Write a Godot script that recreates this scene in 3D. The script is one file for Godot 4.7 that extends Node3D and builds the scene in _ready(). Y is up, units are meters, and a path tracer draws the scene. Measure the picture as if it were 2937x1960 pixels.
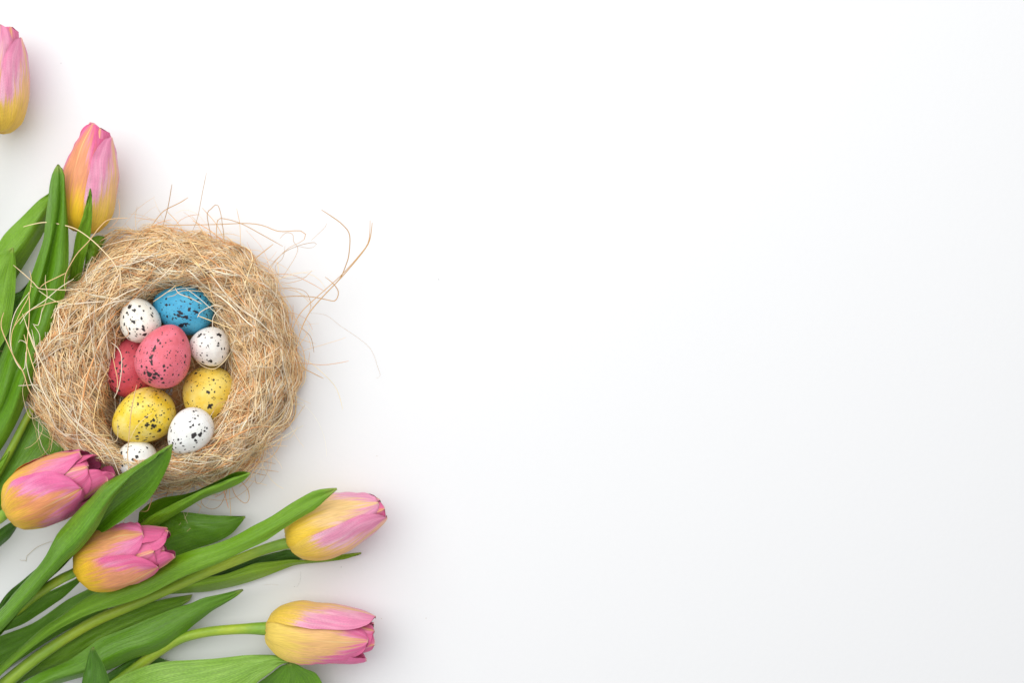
extends Node3D
# Flat lay seen from straight above: a sisal nest with nine speckled eggs among six tulips on a white table.
# x, y in the helpers below are places on the table (0.2 mm units from the left and far edges of what is seen), h is the height above it in millimetres.

const UNIT := 0.0002
const EYE := 0.85

var rng := RandomNumberGenerator.new()
var noise := FastNoiseLite.new()
var mats := {}


func _ready() -> void:
	rng.seed = 20240
	noise.seed = 7
	noise.noise_type = FastNoiseLite.TYPE_SIMPLEX
	noise.frequency = 1.0
	noise.fractal_type = FastNoiseLite.FRACTAL_NONE
	camera_and_light()
	materials()
	table()
	nest()
	eggs()
	tulips()
	scraps()


func camera_and_light() -> void:
	var cam := Camera3D.new()
	cam.name = "camera"
	cam.position = Vector3(0, EYE, 0)
	cam.rotation_degrees = Vector3(-90, 0, 0)
	var lens := CameraAttributesPhysical.new()
	lens.frustum_focal_length = 24.0 * EYE / (1960 * UNIT)
	lens.frustum_focus_distance = EYE - 0.034
	lens.frustum_near = 0.05
	lens.frustum_far = 12.0
	lens.exposure_aperture = 6.3
	cam.attributes = lens
	cam.near = 0.05
	cam.far = 12.0
	cam.fov = rad_to_deg(2.0 * atan(1960 * UNIT / 2.0 / EYE))
	add_child(cam)
	cam.current = true
	var env := Environment.new()
	env.background_mode = Environment.BG_COLOR
	env.background_color = Color(0.47, 0.478, 0.49).linear_to_srgb()
	env.tonemap_mode = Environment.TONE_MAPPER_LINEAR
	env.tonemap_exposure = 1.22
	env.sdfgi_enabled = true
	env.ssao_enabled = true
	env.ssil_enabled = true
	var we := WorldEnvironment.new()
	we.name = "studio_surroundings"
	we.environment = env
	add_child(we)
	var key := AreaLight3D.new()
	key.name = "window_softbox"
	key.area_size = Vector2(1.8, 1.5)
	key.light_color = Color(1.0, 1.0, 0.995)
	key.light_energy = 1.44
	key.shadow_enabled = true
	key.position = Vector3(-0.34, 0.98, -0.48)
	add_child(key)
	key.look_at(Vector3(0.0, 0, 0.0), Vector3(0, 0, -1))


# ---------------------------------------------------------------- helpers

func at(x: float, y: float, h: float) -> Vector3:
	var s := UNIT * (EYE - h * 0.001) / EYE
	return Vector3((x - 1468.5) * s, h * 0.001, (y - 980.0) * s)


func tag(o: Node3D, label: String, category: String, group := "", kind := "") -> void:
	o.set_meta("label", label)
	if category:
		o.set_meta("category", category)
	if group:
		o.set_meta("group", group)
	if kind:
		o.set_meta("kind", kind)


func thing(called: String, label: String, category: String, base: Vector3, group := "") -> Node3D:
	var o := Node3D.new()
	o.name = called
	add_child(o, true)
	o.position = base
	tag(o, label, category, group)
	return o


func part(called: String, mesh: Mesh, mat: Material, parent: Node3D) -> MeshInstance3D:
	var o := MeshInstance3D.new()
	o.name = called
	o.mesh = mesh
	o.material_override = null
	mesh.surface_set_material(0, mat)
	parent.add_child(o, true)
	return o


func keyed(keys: Array, t: float) -> float:
	# evenly spaced keys, smoothly joined
	var n := keys.size()
	if n == 1:
		return keys[0]
	var f := clampf(t, 0.0, 1.0) * (n - 1)
	var i := mini(int(f), n - 2)
	var a: float = keys[maxi(i - 1, 0)]
	var b: float = keys[i]
	var c: float = keys[i + 1]
	var d: float = keys[mini(i + 2, n - 1)]
	return cubic_interpolate(b, c, a, d, f - i)


func table_of(pairs: Array, x: float) -> float:
	# [x0, y0, x1, y1, ...] with straight lines smoothed by smoothstep-free lerp
	var n := pairs.size() / 2
	if x <= pairs[0]:
		return pairs[1]
	for i in range(1, n):
		if x <= pairs[i * 2]:
			var t: float = (x - pairs[i * 2 - 2]) / (pairs[i * 2] - pairs[i * 2 - 2])
			return lerpf(pairs[i * 2 - 1], pairs[i * 2 + 1], t)
	return pairs[n * 2 - 1]


func along(xy: Array, n: int) -> PackedVector2Array:
	# n points spread evenly by length along a smooth line through the given places
	var p := PackedVector2Array()
	for i in xy.size() / 2:
		p.append(Vector2(xy[i * 2], xy[i * 2 + 1]))
	var fine := PackedVector2Array()
	var m := p.size()
	for i in m - 1:
		for k in 8:
			fine.append(p[i].cubic_interpolate(p[i + 1], p[maxi(i - 1, 0)], p[mini(i + 2, m - 1)], k / 8.0))
	fine.append(p[m - 1])
	var total := 0.0
	var len := PackedFloat32Array([0.0])
	for i in range(1, fine.size()):
		total += fine[i].distance_to(fine[i - 1])
		len.append(total)
	var out := PackedVector2Array()
	var j := 0
	for k in n:
		var want := total * k / (n - 1.0)
		while j < fine.size() - 2 and len[j + 1] < want:
			j += 1
		var span := maxf(len[j + 1] - len[j], 1e-6)
		out.append(fine[j].lerp(fine[j + 1], clampf((want - len[j]) / span, 0, 1)))
	return out


func shell(rows: Array, thick: float, origin: Vector3, shift := 0.0) -> ArrayMesh:
	# a thin solid sheet from a grid of points (rows of PackedVector3Array)
	var nv := rows.size()
	var nu: int = rows[0].size()
	var normals := []
	for j in nv:
		var line := PackedVector3Array()
		for i in nu:
			var du: Vector3 = rows[j][mini(i + 1, nu - 1)] - rows[j][maxi(i - 1, 0)]
			var dv: Vector3 = rows[mini(j + 1, nv - 1)][i] - rows[maxi(j - 1, 0)][i]
			var c := du.cross(dv)
			line.append(c.normalized() if c.length() > 1e-12 else Vector3.ZERO)
		normals.append(line)
	for j in [0, nv - 1]:
		var other = 1 if j == 0 else nv - 2
		for i in nu:
			if normals[j][i] == Vector3.ZERO:
				normals[j][i] = normals[other][i]
	var verts := PackedVector3Array()
	var norms := PackedVector3Array()
	var uvs := PackedVector2Array()
	var idx := PackedInt32Array()
	for side in [1.0, -1.0]:
		for j in nv:
			var v := j / (nv - 1.0)
			for i in nu:
				var n: Vector3 = normals[j][i]
				var edge := minf(1.0, minf(minf(i, nu - 1 - i) / 1.0, (nv - 1 - j) / 1.0))
				verts.append(rows[j][i] - origin + n * thick * 0.5 * side * (0.35 + 0.65 * edge))
				norms.append(n * side)
				uvs.append(Vector2(i / (nu - 1.0), v))
	var off := nv * nu
	for j in nv - 1:
		for i in nu - 1:
			var a := j * nu + i
			var b := a + 1
			var c := a + nu
			var d := c + 1
			idx.append_array([a, c, b, b, c, d])
			idx.append_array([off + a, off + b, off + c, off + b, off + d, off + c])
	var rim := []
	for i in nu:
		rim.append(i)
	for j in range(1, nv):
		rim.append(j * nu + nu - 1)
	for i in range(nu - 2, -1, -1):
		rim.append((nv - 1) * nu + i)
	for j in range(nv - 2, -1, -1):
		rim.append(j * nu)
	for k in rim.size() - 1:
		var p: int = rim[k]
		var q: int = rim[k + 1]
		idx.append_array([p, q, off + p, q, off + q, off + p])
	return arrays(verts, norms, uvs, PackedColorArray(), idx)


func arrays(verts: PackedVector3Array, norms: PackedVector3Array, uvs: PackedVector2Array, cols: PackedColorArray, idx: PackedInt32Array) -> ArrayMesh:
	var a := []
	a.resize(Mesh.ARRAY_MAX)
	a[Mesh.ARRAY_VERTEX] = verts
	a[Mesh.ARRAY_NORMAL] = norms
	if uvs.size():
		a[Mesh.ARRAY_TEX_UV] = uvs
	if cols.size():
		a[Mesh.ARRAY_COLOR] = cols
	a[Mesh.ARRAY_INDEX] = idx
	var m := ArrayMesh.new()
	m.add_surface_from_arrays(Mesh.PRIMITIVE_TRIANGLES, a)
	return m


class Tubes:
	var verts := PackedVector3Array()
	var norms := PackedVector3Array()
	var uvs := PackedVector2Array()
	var cols := PackedColorArray()
	var idx := PackedInt32Array()

	func add(pts: PackedVector3Array, radii: PackedFloat32Array, color: Color, sides: int, flat := 1.0, twist := 0.0) -> void:
		var n := pts.size()
		var first := verts.size()
		var side := Vector3.ZERO
		for k in n:
			var dir := (pts[mini(k + 1, n - 1)] - pts[maxi(k - 1, 0)]).normalized()
			if side == Vector3.ZERO:
				side = dir.cross(Vector3.UP)
				side = side.normalized() if side.length() > 0.05 else Vector3.RIGHT
			side = (side - dir * side.dot(dir)).normalized()
			var up := dir.cross(side).normalized()
			var r := radii[k]
			for s in sides:
				var an := TAU * s / sides + twist
				var q := side * cos(an) + up * sin(an) * flat
				verts.append(pts[k] + q * r)
				norms.append((side * cos(an) * flat + up * sin(an)).normalized())
				cols.append(color)
				uvs.append(Vector2(s / float(sides), k / (n - 1.0)))
		for k in n - 1:
			for s in sides:
				var a := first + k * sides + s
				var b := first + k * sides + (s + 1) % sides
				var c := a + sides
				var d := b + sides
				idx.append_array([a, c, b, b, c, d])
		for k in [0, n - 1]:
			for s in range(1, sides - 1):
				var a: int = first + k * sides
				if k == 0:
					idx.append_array([a, a + s, a + s + 1])
				else:
					idx.append_array([a, a + s + 1, a + s])


func tubes_mesh(t: Tubes) -> ArrayMesh:
	return arrays(t.verts, t.norms, t.uvs, t.cols, t.idx)


func picture(w: int, h: int, paint: Callable) -> ImageTexture:
	var data := PackedByteArray()
	data.resize(w * h * 3)
	var k := 0
	for y in h:
		for x in w:
			var c: Color = paint.call((x + 0.5) / w, (y + 0.5) / h)
			data[k] = int(clampf(c.r, 0, 1) * 255)
			data[k + 1] = int(clampf(c.g, 0, 1) * 255)
			data[k + 2] = int(clampf(c.b, 0, 1) * 255)
			k += 3
	return ImageTexture.create_from_image(Image.create_from_data(w, h, false, Image.FORMAT_RGB8, data))


func n2(x: float, y: float) -> float:
	return noise.get_noise_2d(x, y)


func rgb8(r: float, g: float, b: float) -> Color:
	return Color(r / 255.0, g / 255.0, b / 255.0)


# ---------------------------------------------------------------- materials

func materials() -> void:
	var m := StandardMaterial3D.new()
	m.albedo_color = Color(0.80, 0.80, 0.805).linear_to_srgb()
	m.roughness = 0.62
	m.metallic_specular = 0.35
	var grain := FastNoiseLite.new()
	grain.seed = 3
	grain.frequency = 0.05
	grain.fractal_octaves = 4
	var nt := NoiseTexture2D.new()
	nt.width = 512
	nt.height = 512
	nt.seamless = true
	nt.noise = grain
	m.heightmap_enabled = true
	m.heightmap_texture = nt
	m.heightmap_scale = 0.004
	m.uv1_triplanar = true
	m.uv1_scale = Vector3(9, 9, 9)
	mats.table = m

	# leaves: fine veins run along them; some wear a pale bloom
	for kind in [["leaf_fresh", rgb8(130, 172, 26), rgb8(160, 194, 66), 0.4], ["leaf_bright", rgb8(112, 160, 24), rgb8(144, 186, 66), 0.3], ["leaf_mid", rgb8(92, 142, 18), rgb8(122, 166, 62), 0.3], ["leaf_deep", rgb8(70, 118, 18), rgb8(102, 144, 60), 0.35], ["leaf_pale", rgb8(122, 168, 48), rgb8(156, 194, 92), 0.45]]:
		var base: Color = kind[1]
		var bloom: Color = kind[2]
		var amount: float = kind[3]
		var seed_x: float = base.r * 900.0
		var tex := picture(256, 384, func(u: float, v: float) -> Color:
			var line := n2(u * 60.0 + seed_x, v * 2.5) * 0.6 + n2(u * 130.0 + seed_x, v * 5.0 + 9.0) * 0.4
			var cloud := n2(u * 3.0 + seed_x, v * 5.0) * 0.6 + n2(u * 9.0, v * 14.0 + seed_x) * 0.4
			var t := clampf(0.5 + 0.35 * line + 0.55 * cloud, 0.0, 1.0) * amount
			var c := base.lerp(bloom, t)
			c = c * (1.0 + 0.14 * line + 0.06 * n2(u * 40.0, v * 60.0 + seed_x))
			var rim := smoothstep(0.965, 1.0, absf(u * 2.0 - 1.0))
			c = c.lerp(rgb8(150, 178, 92), rim * 0.6)
			var tip := smoothstep(0.035, 0.0, v)
			return c.lerp(rgb8(176, 186, 100), tip * 0.7))
		var lm := StandardMaterial3D.new()
		lm.albedo_texture = tex
		lm.roughness = 0.30
		lm.metallic_specular = 0.5
		lm.backlight_enabled = true
		lm.backlight = Color(0.46, 0.54, 0.16)
		lm.heightmap_enabled = true
		lm.heightmap_texture = leaf_relief(seed_x)
		lm.heightmap_scale = 0.02
		mats[kind[0]] = lm

	var sm := StandardMaterial3D.new()
	sm.albedo_texture = picture(64, 256, func(u: float, v: float) -> Color:
		var c := rgb8(166, 186, 52).lerp(rgb8(122, 162, 48), clampf(0.5 + 0.5 * n2(v * 4.0, 3.0) + 0.15 * n2(u * 6.0, v * 3.0), 0, 1))
		return c * (1.0 + 0.05 * n2(u * 60.0, v * 30.0)))
	sm.roughness = 0.42
	sm.backlight_enabled = true
	sm.backlight = Color(0.16, 0.18, 0.05)
	mats.stem = sm

	var st := StandardMaterial3D.new()
	st.vertex_color_use_as_albedo = true
	st.roughness = 0.55
	st.metallic_specular = 0.36
	st.backlight_enabled = true
	st.backlight = Color(0.30, 0.28, 0.25)
	st.rim_enabled = true
	st.rim = 0.35
	st.rim_tint = 1.0
	mats.straw = st
	var mat_m := StandardMaterial3D.new()
	mat_m.albedo_color = rgb8(222, 166, 108)
	mat_m.roughness = 0.9
	mats.straw_mat = mat_m
	var er := FastNoiseLite.new()
	er.seed = 11
	er.frequency = 0.03
	er.fractal_octaves = 4
	var et := NoiseTexture2D.new()
	et.width = 256
	et.height = 256
	et.seamless = true
	et.noise = er
	mats.egg_relief = et


func leaf_relief(seed_x: float) -> ImageTexture:
	return picture(256, 256, func(u: float, v: float) -> Color:
		var g := 0.5 + 0.28 * n2(u * 60.0 + seed_x, v * 2.5) + 0.14 * n2(u * 130.0 + seed_x, v * 5.0 + 9.0) + 0.12 * n2(u * 20.0, v * 34.0 + seed_x)
		return Color(g, g, g))


func petal_material(style: Dictionary) -> StandardMaterial3D:
	var yellow: Color = style.yellow
	var orange: Color = style.orange
	var lilac: Color = style.lilac
	var deep: Color = style.deep
	var flame: Array = style.flame     # half width of the flame along the petal
	var reach: float = style.reach     # where yellow gives way to orange
	var s: float = style.seed
	var tex := picture(192, 320, func(u: float, v: float) -> Color:
		var x := u * 2.0 - 1.0
		var a := absf(x)
		var fan := x * (1.0 + 0.5 * (1.0 - v))
		var n1 := n2(fan * 5.0 + s, v * 1.6) * 0.6 + n2(fan * 13.0 + s, v * 2.6 + 4.0) * 0.4
		var n3 := n2(fan * 34.0 + s, v * 4.0)
		var w := keyed(flame, v)
		var p := smoothstep(-0.20, 0.24, a - w + 0.26 * n1 + 0.07 * n3)
		p *= smoothstep(0.03, 0.22, v + 0.1 * n1 + 0.10 * a)
		var f := yellow.lerp(orange, smoothstep(reach - 0.16, reach + 0.22, v + 0.12 * n1))
		var d := smoothstep(0.35, 1.0, v * 0.75 + a * 0.40 + 0.16 * n2(fan * 4.0 + s * 2.0, v * 2.0 + 30.0))
		var pink := lilac.lerp(deep, d)
		pink = pink.lerp(rgb8(244, 222, 206), 0.45 * (1.0 - smoothstep(0.10, 0.42, v)))
		var c := f.lerp(pink, p)
		var mid := smoothstep(0.03, 0.008, a) * smoothstep(0.45, 0.8, v)
		c = c.lerp(rgb8(246, 214, 150), mid * 0.75)
		c = c.lerp(rgb8(250, 226, 190), smoothstep(0.985, 1.0, v) * 0.5)
		return c * (0.96 + 0.05 * n3 + 0.035 * n2(fan * 80.0, v * 5.0 + a * 6.0)))
	var m := StandardMaterial3D.new()
	m.albedo_texture = tex
	m.roughness = 0.48
	m.metallic_specular = 0.35
	m.backlight_enabled = true
	m.backlight = Color(0.46, 0.40, 0.36)
	m.heightmap_enabled = true
	m.heightmap_texture = mats.petal_relief
	m.heightmap_scale = 0.006
	return m


func table() -> void:
	var b := BoxMesh.new()
	b.size = Vector3(2.4, 0.03, 2.0)
	b.material = mats.table
	var o := MeshInstance3D.new()
	o.name = "table_surface"
	o.mesh = b
	o.position = Vector3(0, -0.015, 0)
	add_child(o)
	tag(o, "smooth matt white table top under the nest and tulips", "table", "", "structure")


# ---------------------------------------------------------------- nest

const NEST := Vector2(488, 1034)
# dense outline of the nest and its hollow: radius by direction, every 20 degrees from the +x direction, turning towards +y
const OUTER := [343, 344, 366, 372, 352, 357, 366, 384, 409, 416, 383, 358, 355, 355, 359, 362, 370, 352]
const INNER := [190, 198, 202, 220, 243, 281, 291, 245, 188, 171, 167, 175, 182, 211, 226, 222, 198, 182]


func around_(ring: Array, an: float) -> float:
	var f := fposmod(an / TAU, 1.0) * ring.size()
	var i := int(f)
	var n := ring.size()
	return cubic_interpolate(ring[i % n], ring[(i + 1) % n], ring[(i + n - 1) % n], ring[(i + 2) % n], f - i)


func rho(x: float, y: float) -> float:
	# 0 at the rim of the hollow, 1 at the dense outline
	var d := Vector2(x, y) - NEST
	var an := d.angle()
	var ri := around_(INNER, an)
	var ro := around_(OUTER, an)
	ro *= 1.0 + 0.022 * n2(cos(an) * 3.2, sin(an) * 3.2)
	return (d.length() - ri) / (ro - ri)


func crest(r: float) -> float:
	return table_of([-1.4, 3, -0.6, 5, -0.25, 11, -0.1, 19, 0.02, 26, 0.14, 32, 0.3, 36, 0.5, 37, 0.7, 34, 0.88, 25, 1.0, 16, 1.12, 12, 1.4, 9, 2.0, 6], r)


func straw_color(light := 0.0) -> Color:
	var t := rng.randf()
	var c: Color
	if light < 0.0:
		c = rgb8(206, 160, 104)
	elif t < 0.20 - light * 0.12:
		c = rgb8(236, 172, 112)
	elif t < 0.64 - light * 0.3:
		c = rgb8(255, 212, 154)
	elif t < 0.90 - light * 0.2:
		c = rgb8(255, 226, 180)
	else:
		c = rgb8(255, 237, 210)
	c = c * rng.randf_range(0.9, 1.06)
	return c.srgb_to_linear()


func fibre_path(start: Vector2, dir: float, length: float, bend: float, depth: float, free: bool, hand: float) -> PackedVector3Array:
	var n := clampi(int(length / 17.0), 6, 24)
	var step := length / (n - 1)
	var p := start
	var out := PackedVector3Array()
	var wander := rng.randf_range(0, 1000)
	var lift := rng.randf_range(-1.0, 1.5)
	for k in n:
		var r := rho(p.x, p.y)
		var t := k / (n - 1.0)
		var h := crest(r) + 4.0 * n2(p.x / 62.0, p.y / 62.0) * smoothstep(-0.2, 0.2, r) - depth + lift * sin(t * 5.0 + wander) * 1.3 + n2(wander, t * 3.0) * 1.6
		if free and r > 0.9:
			h += 6.0 * (r - 0.9)
		out.append(Vector3(p.x, p.y, maxf(h, 1.2)))
		var d := p - NEST
		var round_ := d.angle() + hand * PI / 2 + 0.9 * n2(p.x / 110.0 + 40.0, p.y / 110.0)
		if not free:
			var pull := 0.10
			if r > 0.86:
				round_ += hand * 0.6 * minf((r - 0.86) * 6.0, 1.5)
				pull = 0.40
			elif r < 0.0:
				round_ -= hand * 0.6 * minf(-r * 5.0, 1.4)
				pull = 0.32
			dir += angle_difference(dir, round_) * pull * step / 17.0
		dir += (bend + n2(wander + 50.0, t * 2.0) * 0.10) * step / 17.0
		p += Vector2.from_angle(dir) * step
	return out


func to_world(path: PackedVector3Array, origin: Vector3) -> PackedVector3Array:
	var out := PackedVector3Array()
	for q in path:
		out.append(at(q.x, q.y, q.z) - origin)
	return out


func tapered(n: int, r: float) -> PackedFloat32Array:
	var out := PackedFloat32Array()
	for k in n:
		var t := k / (n - 1.0)
		out.append(r * (0.55 + 0.45 * minf(1.0, minf(t, 1.0 - t) * 8.0)))
	return out


func nest() -> void:
	var base := at(NEST.x, NEST.y, 0)
	var t := thing("nest", "round nest of curly pale straw fibres holding nine speckled eggs", "nest", base)
	# the matted body under the loose fibres
	var nu := 96
	var levels := [-1.6, -0.9, -0.5, -0.25, -0.1, 0.05, 0.15, 0.25, 0.4, 0.55, 0.7, 0.8, 0.88, 0.92, 0.93]
	var rows := []
	for l in levels.size():
		var row := PackedVector3Array()
		for i in nu + 1:
			var an := TAU * i / nu
			var ri := around_(INNER, an)
			var ro := around_(OUTER, an)
			var r: float = maxf(ri + (ro - ri) * levels[l], 8.0 + l)
			var q0 := NEST + Vector2.from_angle(an) * r
			var h := maxf(crest(levels[l]) - 10.5 + 4.0 * n2(q0.x / 62.0, q0.y / 62.0), 0.9)
			if l == levels.size() - 1:
				h = 0.4
			var q := NEST + Vector2.from_angle(an) * r
			row.append(at(q.x, q.y, h))
		rows.append(row)
	part("matted_body", shell(rows, 0.0006, base), mats.straw_mat, t)

	# the tangle: bundles of near-parallel fibres laid round the ring
	var tangle := [Tubes.new(), Tubes.new(), Tubes.new()]
	for g in 900:
		var an := rng.randf() * TAU
		var ri := around_(INNER, an)
		var ro := around_(OUTER, an)
		var q := rng.randf()
		var rr := ri + (ro - ri) * (q * 1.02 - 0.06)
		var start := NEST + Vector2.from_angle(an) * rr
		var hand := 1.0 if rng.randf() < 0.5 else -1.0
		var dir := an + hand * PI / 2 + rng.randfn(0, 0.55)
		if rng.randf() < 0.16:
			dir = rng.randf() * TAU
		var length := rng.randf_range(150, 400)
		var bend := rng.randfn(0, 0.075)
		var deep := rng.randf_range(0.0, 5.5)
		var many := rng.randi_range(2, 6) if rng.randf() < 0.7 else rng.randi_range(6, 12)
		var fat := rng.randf_range(0.8, 1.3)
		for k in many:
			var off := Vector2(rng.randfn(0, 8.0), rng.randfn(0, 8.0))
			var path := fibre_path(start + off, dir + rng.randfn(0, 0.06), length * rng.randf_range(0.75, 1.1), bend + rng.randfn(0, 0.012), deep + rng.randf_range(-1.0, 1.6), false, hand)
			var r := fat * rng.randf_range(0.12, 0.29) * 0.001
			tangle[g % 3].add(to_world(path, base), tapered(path.size(), r), straw_color(), 4, 0.42, rng.randfn(0, 0.35))
	# hair-thin ones that stand off the surface, loop and stray
	for g in 900:
		var an := rng.randf() * TAU
		var ri := around_(INNER, an)
		var ro := around_(OUTER, an)
		var rr := ri + (ro - ri) * rng.randf_range(0.05, 1.03)
		var start := NEST + Vector2.from_angle(an) * rr
		var hand := 1.0 if rng.randf() < 0.5 else -1.0
		var dir := an + hand * PI / 2 + rng.randfn(0, 0.8)
		var path := fibre_path(start, dir, rng.randf_range(70, 260), rng.randfn(0, 0.16), rng.randf_range(-4.5, 0.5), rng.randf() < 0.25, hand)
		tangle[g % 3].add(to_world(path, base), tapered(path.size(), rng.randf_range(0.06, 0.15) * 0.001), straw_color(0.6), 4, 0.6, rng.randfn(0, 0.35))
	# the uppermost layer: longer, paler, each to be made out
	for g in 620:
		var an := rng.randf() * TAU
		var ri := around_(INNER, an)
		var ro := around_(OUTER, an)
		var rr := ri + (ro - ri) * rng.randf_range(0.0, 0.95)
		var hand := 1.0 if rng.randf() < 0.5 else -1.0
		var dir := an + hand * PI / 2 + rng.randfn(0, 0.7)
		var path := fibre_path(NEST + Vector2.from_angle(an) * rr, dir, rng.randf_range(130, 380), rng.randfn(0, 0.06), rng.randf_range(-3.4, -0.2), false, hand)
		tangle[g % 3].add(to_world(path, base), tapered(path.size(), rng.randf_range(0.12, 0.32) * 0.001), straw_color(0.8), 4, 0.5, rng.randfn(0, 0.35))
	# strays and loops that leave the ring and hang over the table and the leaves
	for g in 680:
		var an := rng.randf() * TAU if g < 540 else rng.randf_range(-1.5, -0.3)
		var rr := around_(OUTER, an) * rng.randf_range(0.84, 1.0)
		var hand := 1.0 if rng.randf() < 0.5 else -1.0
		var dir := an + hand * rng.randf_range(0.5, 1.7)
		var path := fibre_path(NEST + Vector2.from_angle(an) * rr, dir, rng.randf_range(60, 190), hand * rng.randf_range(0.04, 0.34), rng.randf_range(-5.0, 2.0), true, hand)
		tangle[g % 3].add(to_world(path, base), tapered(path.size(), rng.randf_range(0.07, 0.22) * 0.001), straw_color(0.4), 4, 0.6, rng.randfn(0, 0.35))
	# the floor of the hollow
	for g in 760:
		var start := NEST + Vector2(rng.randf_range(-190, 190), rng.randf_range(-220, 320))
		var path := PackedVector3Array()
		var dir := rng.randf() * TAU
		var bend := rng.randfn(0, 0.1)
		for k in 9:
			path.append(Vector3(start.x, start.y, crest(rho(start.x, start.y)) + rng.randf_range(-2.5, 0.3)))
			start += Vector2.from_angle(dir) * 16
			dir += bend
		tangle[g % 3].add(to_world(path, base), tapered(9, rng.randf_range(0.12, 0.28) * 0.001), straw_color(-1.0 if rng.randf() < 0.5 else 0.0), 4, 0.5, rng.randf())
	for k in 3:
		var o := part("straw_tangle", tubes_mesh(tangle[k]), mats.straw, t)
		o.set_meta("kind", "stuff")

	# single broad strands that lie on top
	for g in 222:
		var an := rng.randf() * TAU
		var ri := around_(INNER, an)
		var ro := around_(OUTER, an)
		var rr := ri + (ro - ri) * rng.randf_range(0.08, 0.98)
		var start := NEST + Vector2.from_angle(an) * rr
		var hand := 1.0 if rng.randf() < 0.5 else -1.0
		var dir := an + hand * PI / 2 + rng.randfn(0, 0.75)
		var path := fibre_path(start, dir, rng.randf_range(150, 420), rng.randfn(0, 0.06), rng.randf_range(-4.5, -1.0), false, hand)
		strand_part(t, base, path, rng.randf_range(0.24, 0.46), straw_color(0.7))

	traced(t, base)


func strand_part(t: Node3D, base: Vector3, path: PackedVector3Array, r_mm: float, c: Color) -> void:
	var one := Tubes.new()
	one.add(to_world(path, base), tapered(path.size(), r_mm * 0.001), c, 4, 0.5, rng.randfn(0, 0.3))
	part("straw_strand", tubes_mesh(one), mats.straw, t)


func loose(t: Node3D, base: Vector3, r_mm: float, heights: Array, xy: Array, shade := 0.6) -> void:
	var n := clampi(xy.size() * 2, 10, 40)
	var flat := along(xy, n)
	var path := PackedVector3Array()
	for k in n:
		path.append(Vector3(flat[k].x, flat[k].y, keyed(heights, k / (n - 1.0))))
	strand_part(t, base, path, r_mm, straw_color(shade))


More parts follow.
